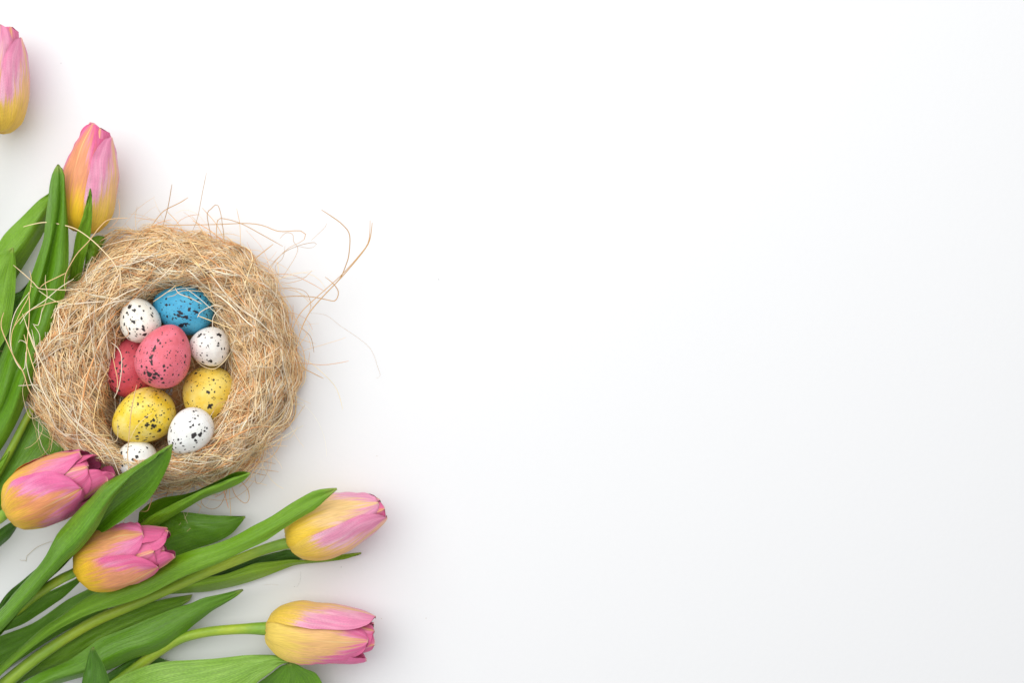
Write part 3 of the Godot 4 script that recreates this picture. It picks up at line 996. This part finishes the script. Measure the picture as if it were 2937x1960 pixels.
func tulips() -> void:
	mats.petal_relief = picture(192, 256, func(u: float, v: float) -> Color:
		var x := u * 2.0 - 1.0
		var g := 0.5 + 0.3 * n2(x * 26.0 * (1.2 - 0.4 * v), v * 3.0 + absf(x) * 3.0) + 0.2 * n2(x * 60.0, v * 5.0 + absf(x) * 5.0)
		return Color(g, g, g))
	var styles := {
		# outer petals with a broad apricot flame
		"petal_flame": {"yellow": rgb8(244, 198, 44), "orange": rgb8(238, 160, 116), "lilac": rgb8(241, 166, 192), "deep": rgb8(234, 106, 154), "flame": [1.6, 1.35, 0.9, 0.56, 0.32, 0.10], "reach": 0.30, "seed": 3.0},
		"petal_amber": {"yellow": rgb8(240, 196, 56), "orange": rgb8(238, 166, 110), "lilac": rgb8(241, 164, 194), "deep": rgb8(236, 118, 166), "flame": [1.6, 1.25, 0.72, 0.44, 0.20, 0.04], "reach": 0.30, "seed": 17.0},
		"petal_rose": {"yellow": rgb8(238, 190, 66), "orange": rgb8(234, 154, 104), "lilac": rgb8(236, 152, 188), "deep": rgb8(230, 106, 158), "flame": [1.5, 1.1, 0.58, 0.34, 0.16, 0.05], "reach": 0.28, "seed": 29.0},
		"petal_cream": {"yellow": rgb8(246, 206, 66), "orange": rgb8(248, 206, 138), "lilac": rgb8(246, 198, 214), "deep": rgb8(238, 156, 188), "flame": [1.6, 1.3, 0.85, 0.50, 0.20, 0.03], "reach": 0.32, "seed": 41.0},
		"petal_blush": {"yellow": rgb8(244, 206, 84), "orange": rgb8(244, 194, 134), "lilac": rgb8(247, 194, 210), "deep": rgb8(238, 144, 180), "flame": [1.6, 1.15, 0.52, 0.24, 0.10, 0.03], "reach": 0.30, "seed": 53.0},
		"petal_peach": {"yellow": rgb8(246, 214, 104), "orange": rgb8(246, 194, 130), "lilac": rgb8(242, 166, 196), "deep": rgb8(232, 112, 158), "flame": [1.6, 1.4, 0.95, 0.58, 0.26, 0.05], "reach": 0.34, "seed": 67.0},
		"petal_inner": {"yellow": rgb8(242, 196, 96), "orange": rgb8(240, 166, 124), "lilac": rgb8(240, 146, 182), "deep": rgb8(234, 108, 156), "flame": [1.2, 0.7, 0.25, 0.1, 0.05, 0.03], "reach": 0.4, "seed": 83.0},
	}
	for s in styles:
		mats[s] = petal_material(styles[s])
	var group := "pink and yellow tulips laid round the nest"

	# 1: at the far left corner, half out of sight
	var t := thing("tulip", "pale pink tulip lying farthest from the nest, cut by the edge of the picture", "tulip", at(0, 380, 0), group)
	head(t, Vector3(-14, 386, 21), Vector3(14, 74, 22), 164, 0.75, [
		[0, 1.08, 0.99, 1.0, 0.05, -1.0, "petal_blush"], [78, 1.0, 0.90, 1.03, 0.12, -1.0, "petal_blush"], [-100, 1.1, 0.97, 1.02, 0.1, 1.0, "petal_blush"], [180, 1.1, 0.95, 1.0, 0.1, 1.0, "petal_blush"],
		[48, 0.95, 0.985, 0.88, 0.1, 1.0, "petal_inner"], [-50, 0.95, 0.97, 0.86, 0.1, 1.0, "petal_inner"], [150, 0.95, 0.97, 0.86, 0.1, 1.0, "petal_inner"]])
	stem(t, [-14, 384, -24, 430, -48, 520, -100, 660, -190, 860], [20, 17, 12, 9], [30, 28, 28, 30])
	blade(t, "leaf_bright", [172, 528, 139, 556, 110, 577, 64, 623, 25, 661, 0, 694, -60, 800], [24, 18, 14, 12, 10, 8, 8], [174, 540, 150, 612, 127, 667, 87, 734, 49, 796, 20, 850, -30, 950], [20, 10, 8, 8, 6, 5, 5], [0, 5, 7, 8, 8, 7, 5], 0.52)
	blade(t, "leaf_bright", [38, 711, 20, 717, 0, 726, -30, 750, -60, 800, -80, 880, -80, 960, -60, 1060], [30, 29, 28, 28, 28, 26, 24, 22], [39, 712, 46, 745, 47, 788, 45, 841, 38, 894, 30, 940, 15, 975, -5, 1008, -40, 1075], [30, 27, 25, 24, 24, 23, 22, 20], [0, 2, 3, 4, 4, 3], 0.5)
	blade(t, "leaf_deep", [92, 800, 60, 835, 30, 850, -10, 900, -40, 990, -70, 1080], [9, 9, 8, 6, 5], [94, 805, 90, 860, 70, 940, 40, 1020, 0, 1100, -60, 1180], [5, 4, 3, 3, 3], [0, 2, 2, 2, 1])

	# 2: above the nest
	t = thing("tulip", "tulip with an orange centre petal standing above the nest beside a tall creased leaf", "tulip", at(240, 668, 0), group)
	head(t, Vector3(237, 672, 20), Vector3(287, 356, 24), 150, 0.5, [
		[-22, 1.16, 0.99, 1.02, 0.0, -1.0, "petal_flame"], [72, 1.12, 0.90, 1.04, 0.08, -1.0, "petal_blush"], [-128, 1.1, 0.97, 0.98, 0.0, -1.0, "petal_rose"], [150, 1.1, 0.93, 1.0, 0.0, 1.0, "petal_blush"],
		[22, 0.95, 0.96, 0.9, 0.0, 1.0, "petal_inner"], [-70, 1.0, 1.0, 1.02, 0.0, -1.0, "petal_inner"], [190, 0.95, 0.97, 0.88, 0.0, 1.0, "petal_inner"]])
	stem(t, [238, 668, 226, 720, 200, 800, 165, 950, 125, 1090, 104, 1150, 70, 1215, 29, 1297, -20, 1385], [20, 14, 8, 6, 8, 12, 14, 14, 12], [26, 24, 24, 24, 24, 22, 22, 24, 26])
	# the tall leaf with a dark crease
	leaf(t, "leaf_mid", [
		[[168, 472, 153, 493, 144, 531, 140, 570, 135, 608, 130, 654, 126, 689, 108, 742, 92, 788, 74, 833, 47, 898, 18, 983, 0, 1033, -30, 1110, -60, 1200], [40, 36, 30, 26, 22, 20, 18, 16, 16]],
		[[168, 472, 163, 500, 160, 535, 157, 575, 153, 612, 149, 655, 142, 700, 128, 752, 114, 800, 98, 850, 72, 915, 46, 1000, 25, 1060, 0, 1140, -40, 1230], [40, 41, 38, 35, 32, 30, 28, 25, 22]],
		[[168, 472, 174, 500, 175, 540, 174, 575, 170, 615, 163, 655, 152, 705, 142, 755, 132, 805, 118, 855, 92, 930, 66, 1020, 45, 1080, 18, 1160, -30, 1250], [40, 38, 33.5, 30, 27.5, 26, 25, 22.5, 20]],
		[[168, 472, 182, 504, 184, 540, 185, 575, 184, 615, 180, 660, 174, 710, 168, 765, 158, 815, 144, 870, 118, 950, 86, 1040, 62, 1110, 34, 1190, -20, 1280], [40, 40, 37, 34, 32, 31, 29, 25, 22]],
		[[168, 472, 183, 495, 186, 529, 189, 570, 192, 608, 196, 646, 198, 690, 198, 740, 195, 790, 186, 850, 158, 950, 120, 1040, 88, 1115, 50, 1210, -10, 1310], [40, 37, 33, 29, 26, 23, 21, 19, 18]]], 0.8, 64, 25)
	blade(t, "leaf_bright", [177, 482, 172, 500, 170, 530, 172, 560, 178, 600], [30, 28, 24, 20], [178, 482, 184, 500, 188, 530, 192, 560, 196, 600], [30, 28, 24, 20], [0, 1, 1, 1])
	blade(t, "leaf_bright", [260, 541, 251, 575, 242, 608, 232, 641, 222, 667, 215, 697, 210, 738, 203, 780, 196, 830], [44, 43, 40, 36, 30, 26, 22, 18, 14], [260, 541, 264, 562, 265, 590, 265, 620, 263, 651, 259, 684, 253, 710, 242, 755, 226, 830], [44, 42, 40, 36, 31, 27, 22, 18, 14], [0, -0.6, -1, -1.5, -2, -2])
	blade(t, "leaf_bright", [304, 682, 284, 676, 266, 682, 254, 700, 248, 730, 240, 790], [14, 18, 20, 19, 16, 10], [306, 684, 300, 700, 292, 720, 284, 745, 276, 790], [12, 11, 10, 9, 8], [0, 3, 4, 4, 3])

	# 3: left, its tip against the nest
	t = thing("tulip", "big lilac pink tulip leaning on the lower left side of the nest", "tulip", at(25, 1482, 0), group)
	head(t, Vector3(22, 1466, 34), Vector3(306, 1338, 40), 184, 0.85, [
		[22, 1.12, 0.80, 1.04, 0.04, -1.0, "petal_rose"], [-72, 1.15, 0.86, 1.04, 0.0, -1.0, "petal_amber"], [128, 1.1, 0.92, 1.0, 0.06, 1.0, "petal_flame"], [-150, 1.1, 0.90, 1.0, 0.06, 1.0, "petal_flame"],
		[-22, 1.0, 0.90, 0.92, 0.0, 1.0, "petal_inner"], [62, 0.95, 0.99, 0.92, 0.1, 1.0, "petal_inner"], [100, 0.9, 1.03, 0.86, 0.14, 1.0, "petal_inner"], [-110, 0.9, 0.95, 0.86, 0.0, 1.0, "petal_inner"]])
	stem(t, [26, 1466, 0, 1487, -40, 1515, -110, 1560], [34, 28, 20, 12], [32, 30, 30, 32])
	blade(t, "leaf_mid", [176, 1110, 140, 1150, 95, 1190, 40, 1290, 0, 1365, -50, 1440], [8, 9, 9, 10, 10, 10], [212, 1150, 196, 1260, 150, 1340, 75, 1412, 0, 1468, -50, 1505], [6, 7, 7, 8, 8, 8], [1, 2, 3, 3, 2])
	blade(t, "leaf_bright", [28, 1295, 12, 1312, -5, 1330, -40, 1370], [26, 24, 22, 18], [28, 1296, 20, 1322, 6, 1352, -30, 1420], [26, 23, 20, 16], [0, 1, 2, 1])
	blade(t, "leaf_deep", [60, 1488, 30, 1500, 0, 1520, -50, 1560], [20, 20, 18, 14], [58, 1496, 32, 1540, 0, 1570, -50, 1620], [14, 13, 12, 10], [0, 3, 3, 2])

	# 4: between the big leaf and the long leaf
	t = thing("tulip", "half open tulip with a frilled deep pink tip below the nest", "tulip", at(224, 1640, 0), group)
	head(t, Vector3(218, 1631, 36), Vector3(497, 1556, 40), 171, 1.0, [
		[-42, 1.18, 0.80, 1.04, 0.0, -1.0, "petal_amber"], [52, 1.14, 0.845, 1.05, 0.0, -1.0, "petal_flame"], [150, 1.1, 0.86, 1.0, 0.04, 1.0, "petal_amber"],
		[8, 0.95, 0.86, 0.94, 0.0, 1.0, "petal_inner"], [-95, 1.05, 0.98, 0.98, 0.05, 1.0, "petal_inner"], [-35, 0.9, 0.93, 0.78, 0.06, 1.0, "petal_inner"], [88, 0.95, 0.98, 0.95, 0.06, 1.0, "petal_inner"], [-70, 0.95, 1.0, 0.88, 0.0, 1.0, "petal_inner"], [25, 0.7, 0.93, 0.62, 0.0, 1.0, "petal_inner"]])
	stem(t, [226, 1636, 205, 1648, 179, 1660, 134, 1687, 89, 1719, 50, 1752, 0, 1795, -50, 1840], [35, 34, 30, 24, 20, 17, 15, 14], [26, 27, 27, 28, 28, 29, 30, 30])
	# the great leaf over the straw, folded along its length, with a sheath for a base
	leaf(t, "leaf_mid", [
		[[496, 1275, 421, 1332, 383, 1359, 335, 1418, 306, 1463, 281, 1511, 252, 1552, 223, 1584, 191, 1610, 158, 1645, 130, 1672, 98, 1712, 66, 1745, 0, 1815], [62, 64, 63, 60, 57, 54, 50, 44, 40, 36]],
		[[496, 1275, 440, 1318, 392, 1350, 348, 1388, 312, 1424, 278, 1468, 247, 1510, 220, 1545, 186, 1580, 150, 1622, 120, 1656, 90, 1692, 56, 1726, -8, 1795], [62, 66, 67, 65, 63, 59, 54, 48, 42, 37]],
		[[496, 1275, 472, 1288, 427, 1317, 383, 1345, 335, 1371, 297, 1393, 271, 1422, 242, 1450, 217, 1476, 191, 1505, 169, 1530, 153, 1559, 137, 1591, 118, 1619, 99, 1642, 73, 1670, 41, 1706, 16, 1737, -30, 1785], [62, 61, 58, 54, 50, 46, 42, 38, 32, 26]],
		[[496, 1275, 482, 1302, 455, 1345, 425, 1380, 390, 1410, 350, 1440, 315, 1470, 285, 1500, 255, 1530, 225, 1562, 195, 1592, 165, 1622, 130, 1655, 95, 1690, 50, 1735, -10, 1800], [62, 56, 50, 45, 40, 35, 30, 26, 24, 22]],
		[[496, 1275, 493, 1298, 489, 1320, 472, 1361, 450, 1403, 424, 1438, 395, 1460, 367, 1482, 319, 1515, 271, 1543, 240, 1568, 210, 1595, 180, 1628, 140, 1664, 104, 1704, 66, 1745, 10, 1815], [62, 58, 53, 48, 43, 38, 33, 30, 28, 26]]], 0.8, 60, 33)
	blade(t, "leaf_mid", [234, 1652, 205, 1668, 179, 1681, 134, 1702, 89, 1726, 48, 1757, 0, 1792, -50, 1830], [22, 21, 20, 18, 16, 15, 14], [236, 1662, 191, 1708, 153, 1735, 112, 1763, 64, 1792, 0, 1815, -50, 1830], [18, 16, 14, 12, 12, 12], [0, 2, 3, 3, 2])
	blade(t, "leaf_deep", [122, 1618, 64, 1667, 26, 1699, 0, 1734, -30, 1785], [12, 12, 12, 11, 10], [124, 1640, 70, 1700, 30, 1740, 0, 1775, -30, 1810], [6, 6, 6, 6], [0, 1, 1, 1])
	# the rolled leaf under the nest
	leaf(t, "leaf_bright", [
		[[718, 1357, 693, 1353, 666, 1359, 640, 1373, 600, 1392, 560, 1410, 523, 1420, 470, 1428, 430, 1445, 400, 1470], [40, 36, 33, 31, 29, 27, 24]],
		[[718, 1358, 690, 1366, 662, 1374, 635, 1388, 596, 1408, 555, 1428, 515, 1446, 470, 1466, 430, 1490, 395, 1515], [38, 26, 22, 20, 18, 16, 14]],
		[[718, 1359, 693, 1383, 649, 1404, 607, 1419, 574, 1434, 544, 1452, 514, 1470, 470, 1497, 420, 1530, 390, 1550], [39, 30, 26, 24, 22, 20, 18]],
		[[718, 1358, 684, 1373, 640, 1394, 600, 1410, 565, 1428, 530, 1448, 490, 1474, 450, 1496, 415, 1520, 385, 1540], [40, 37, 36, 34, 31, 28, 24]],
		[[718, 1357, 672, 1370, 625, 1388, 585, 1404, 552, 1420, 520, 1435, 470, 1460, 430, 1482, 400, 1505, 378, 1525], [40, 38, 37, 36, 33, 30, 26]]], 0.7, 50, 29)

	# 5: at the right, the palest
	t = thing("tulip", "pale cream and pink tulip with a long leaf laid along its upper side", "tulip", at(832, 1556, 0), group)
	head(t, Vector3(822, 1553, 20), Vector3(1106, 1456, 22), 167, 0.42, [
		[-36, 1.22, 0.965, 1.04, 0.0, -1.0, "petal_cream"], [62, 1.12, 0.99, 1.02, 0.0, -1.0, "petal_blush"], [128, 1.12, 0.93, 1.0, 0.05, 1.0, "petal_inner"], [-140, 1.15, 0.95, 1.0, 0.0, 1.0, "petal_cream"],
		[4, 0.9, 1.0, 0.90, 0.0, 1.0, "petal_inner"], [-80, 1.0, 0.975, 0.82, 0.0, 1.0, "petal_blush"], [180, 0.95, 0.95, 0.86, 0.0, 1.0, "petal_inner"]])
	stem(t, [836, 1557, 805, 1563, 770, 1573, 738, 1584, 693, 1602, 649, 1620, 589, 1644, 500, 1684, 400, 1728, 300, 1770, 236, 1803, 160, 1851, 96, 1896, 20, 1958, -30, 2000], [20, 19, 18, 16, 15, 14, 14, 14, 14, 15, 16, 16], [34, 30, 29, 29, 30, 30, 30, 31, 32, 32, 34, 36, 38, 40])
	blade(t, "leaf_bright", [966, 1402, 946, 1401, 905, 1407, 869, 1425, 833, 1446, 797, 1470, 768, 1488, 723, 1511, 687, 1532, 649, 1550, 604, 1565, 559, 1577, 500, 1598, 440, 1624, 370, 1655, 277, 1699, 223, 1731, 179, 1766, 128, 1798, 80, 1840, 32, 1884, 0, 1913, -60, 1970],
		[42, 41, 38, 34, 31, 29, 27, 25, 23, 21, 20, 20], [967, 1403, 940, 1428, 905, 1461, 869, 1482, 833, 1505, 797, 1529, 762, 1553, 723, 1571, 678, 1592, 634, 1613, 589, 1631, 529, 1654, 478, 1680, 415, 1712, 351, 1734, 287, 1752, 236, 1772, 179, 1801, 128, 1833, 89, 1862, 48, 1896, 0, 1942, -50, 1990],
		[42, 40, 38, 36, 34, 32, 30, 28, 26, 25, 24, 24], [0, 2, 3, 3, 3, 3, 2, 2], 0.5, 0.8)
	blade(t, "leaf_fresh", [1037, 1586, 991, 1590, 946, 1599, 905, 1607, 872, 1608, 845, 1606, 797, 1610, 738, 1616, 693, 1631, 649, 1647, 604, 1655, 559, 1660, 500, 1672, 430, 1698, 360, 1738],
		[9, 9, 9, 10, 11, 12, 12, 12, 12, 12], [1036, 1588, 1033, 1590, 991, 1604, 946, 1611, 905, 1614, 872, 1617, 845, 1622, 797, 1640, 753, 1657, 708, 1672, 649, 1687, 589, 1698, 529, 1702, 440, 1712, 370, 1750],
		[9, 8, 6, 5, 5, 4, 4, 4, 5, 6], [0, 0, 1, 2, 4, 5, 5, 5, 4], 0.45)
	blade(t, "leaf_deep", [868, 1602, 835, 1578, 797, 1584, 738, 1600, 649, 1632, 560, 1660], [7, 8, 8, 8, 8], [870, 1604, 830, 1612, 790, 1618, 738, 1626, 649, 1655, 560, 1672], [4, 3, 3, 3, 3], [0, -1, -1, -1])
	blade(t, "leaf_mid", [704, 1482, 648, 1480, 604, 1478, 565, 1473, 514, 1470, 470, 1483, 420, 1510, 360, 1560], [12, 13, 14, 14, 13, 12, 10], [704, 1484, 687, 1508, 660, 1535, 619, 1556, 559, 1576, 500, 1600, 440, 1624, 380, 1650], [12, 9, 8, 7, 7, 6, 6], [0, 3, 4, 4, 3])

	# 6: nearest, lying on the bare table
	t = thing("tulip", "peach and pink tulip lying apart on a bare curved stem", "tulip", at(767, 1806, 0), group)
	head(t, Vector3(760, 1806, 20), Vector3(1078, 1828, 20), 166, 0.95, [
		[4, 1.12, 0.945, 1.02, 0.0, 1.0, "petal_peach"], [-82, 1.15, 0.99, 1.05, 0.55, 1.0, "petal_blush"], [96, 1.15, 0.93, 1.04, 0.6, 1.0, "petal_amber"], [180, 1.15, 0.95, 1.0, 0.1, 1.0, "petal_peach"],
		[-40, 0.92, 0.99, 0.86, 0.0, 1.0, "petal_inner"], [30, 0.95, 1.0, 0.88, 0.0, 1.0, "petal_inner"], [70, 0.9, 0.97, 0.80, 0.0, 1.0, "petal_inner"], [-120, 0.9, 0.97, 0.9, 0.05, 1.0, "petal_inner"]])
	stem(t, [772, 1804, 750, 1804, 722, 1804, 660, 1807, 599, 1813, 538, 1826, 498, 1843, 440, 1880, 360, 1940, 280, 2000], [20, 19, 17, 14, 12, 10, 8, 6, 6], [40, 31, 29, 29, 30, 31, 32, 34, 34])
	blade(t, "leaf_mid", [697, 1692, 676, 1695, 630, 1706, 584, 1716, 547, 1732, 507, 1744, 461, 1762, 431, 1775, 383, 1795, 335, 1814, 287, 1833, 239, 1868, 191, 1900, 128, 1926, 80, 1951, 20, 1990], [20, 19, 18, 17, 17, 17, 17, 16],
		[698, 1693, 696, 1697, 676, 1713, 645, 1732, 614, 1750, 584, 1772, 553, 1796, 529, 1818, 501, 1842, 446, 1871, 383, 1890, 335, 1913, 303, 1926, 239, 1942, 159, 1966, 100, 2000], [20, 15, 13, 12, 11, 10, 10], [0, 3, 6, 8, 9, 8, 7], 0.62, 0.8)
	blade(t, "leaf_bright", [553, 1706, 480, 1718, 400, 1738, 300, 1778, 200, 1833, 100, 1898, 30, 1953, -20, 1990], [5, 6, 7, 8, 8], [545, 1722, 510, 1745, 446, 1772, 383, 1800, 319, 1826, 281, 1848, 239, 1874, 198, 1900, 150, 1918, 108, 1935, 60, 1960, 20, 2000], [3, 4, 5, 5, 5], [0, 1, 2, 2])
	# the broad leaf that turns over at its end
	blade(t, "leaf_pale", [836, 1900, 798, 1882, 752, 1879, 706, 1880, 660, 1885, 614, 1890, 553, 1894, 483, 1898, 418, 1912, 330, 1950, 260, 1990, 200, 2020], [26, 25, 24, 22, 20, 18, 16, 14], [838, 1901, 807, 1906, 783, 1925, 762, 1940, 737, 1960, 700, 2000, 640, 2040, 540, 2060, 420, 2070], [26, 28, 29, 28, 25, 20, 16], [0, 2, 3, 4, 4, 3], 0.5, 0.8)
	blade(t, "leaf_mid", [836, 1900, 852, 1906, 875, 1919, 902, 1929, 915, 1943, 924, 1960, 935, 1990, 930, 2050], [25, 22, 17, 12, 9, 6, 4], [832, 1904, 807, 1911, 783, 1929, 762, 1945, 737, 1965, 715, 2010, 720, 2070], [24, 20, 16, 13, 10, 7, 5], [0, -2, -3, -2, -1])
	blade(t, "leaf_deep", [486, 1898, 452, 1885, 418, 1877, 380, 1890, 300, 1940], [7, 8, 8, 7, 6], [488, 1900, 450, 1910, 410, 1925, 370, 1945, 310, 1985], [5, 4, 4, 4], [0, 1, 1])
	blade(t, "leaf_deep", [268, 1857, 257, 1875, 247, 1913, 239, 1945, 232, 1990, 228, 2030], [48, 46, 43, 40, 36], [268, 1857, 278, 1872, 293, 1897, 306, 1926, 316, 1965, 322, 2030], [48, 45, 42, 39, 35], [0, 3, 5, 6, 6], 0.3)
	blade(t, "leaf_mid", [300, 1670, 200, 1718, 100, 1786, 0, 1826, -50, 1850], [4, 4, 4, 4], [310, 1750, 190, 1810, 70, 1885, -30, 1955, -60, 1990], [3, 3, 3, 3], [0, 1, 1])


func scraps() -> void:
	# a stray hair of straw on the table at the left
	var base := at(66, 1610, 0)
	var path := PackedVector3Array()
	var flat := along([58, 1606, 66, 1609, 72, 1607, 77, 1611, 77, 1598, 82, 1592, 105, 1572, 128, 1561, 152, 1553], 24)
	for q in flat:
		path.append(at(q.x, q.y, 0.5) - base)
	var tb := Tubes.new()
	tb.add(path, tapered(path.size(), 0.00012), rgb8(206, 190, 160).srgb_to_linear(), 4)
	dust()
	var o := part("straw_scrap", tubes_mesh(tb), mats.straw, self)
	o.position = base
	tag(o, "fine stray fibre lying on the white table between two tulips", "straw fibre")


func dust() -> void:
	# what falls on a white table: specks, hairs, crumbs of straw
	var tb := Tubes.new()
	for k in 16:
		var x := rng.randf_range(60, 1300)
		var y := rng.randf_range(30, 1930)
		if rng.randf() < 0.75:
			x = rng.randf_range(700, 1250)
			y = rng.randf_range(1000, 1800)
		var hair := rng.randf() < 0.35
		var n := 8 if hair else 3
		var dir := rng.randf() * TAU
		var bend := rng.randfn(0, 0.25)
		var pts := PackedVector3Array()
		for i in n:
			pts.append(at(x, y, 0.25))
			x += cos(dir) * (7.0 if hair else 1.2)
			y += sin(dir) * (7.0 if hair else 1.2)
			dir += bend
		var c := rgb8(196, 176, 150) if rng.randf() < 0.5 else rgb8(150, 150, 148)
		tb.add(pts, tapered(n, (0.035 if hair else rng.randf_range(0.10, 0.22)) * 0.001), c.srgb_to_linear(), 4)
	var o := part("dust", tubes_mesh(tb), mats.straw, self)
	tag(o, "tiny dust specks and pale hairs scattered over the white table top", "dust", "", "stuff")
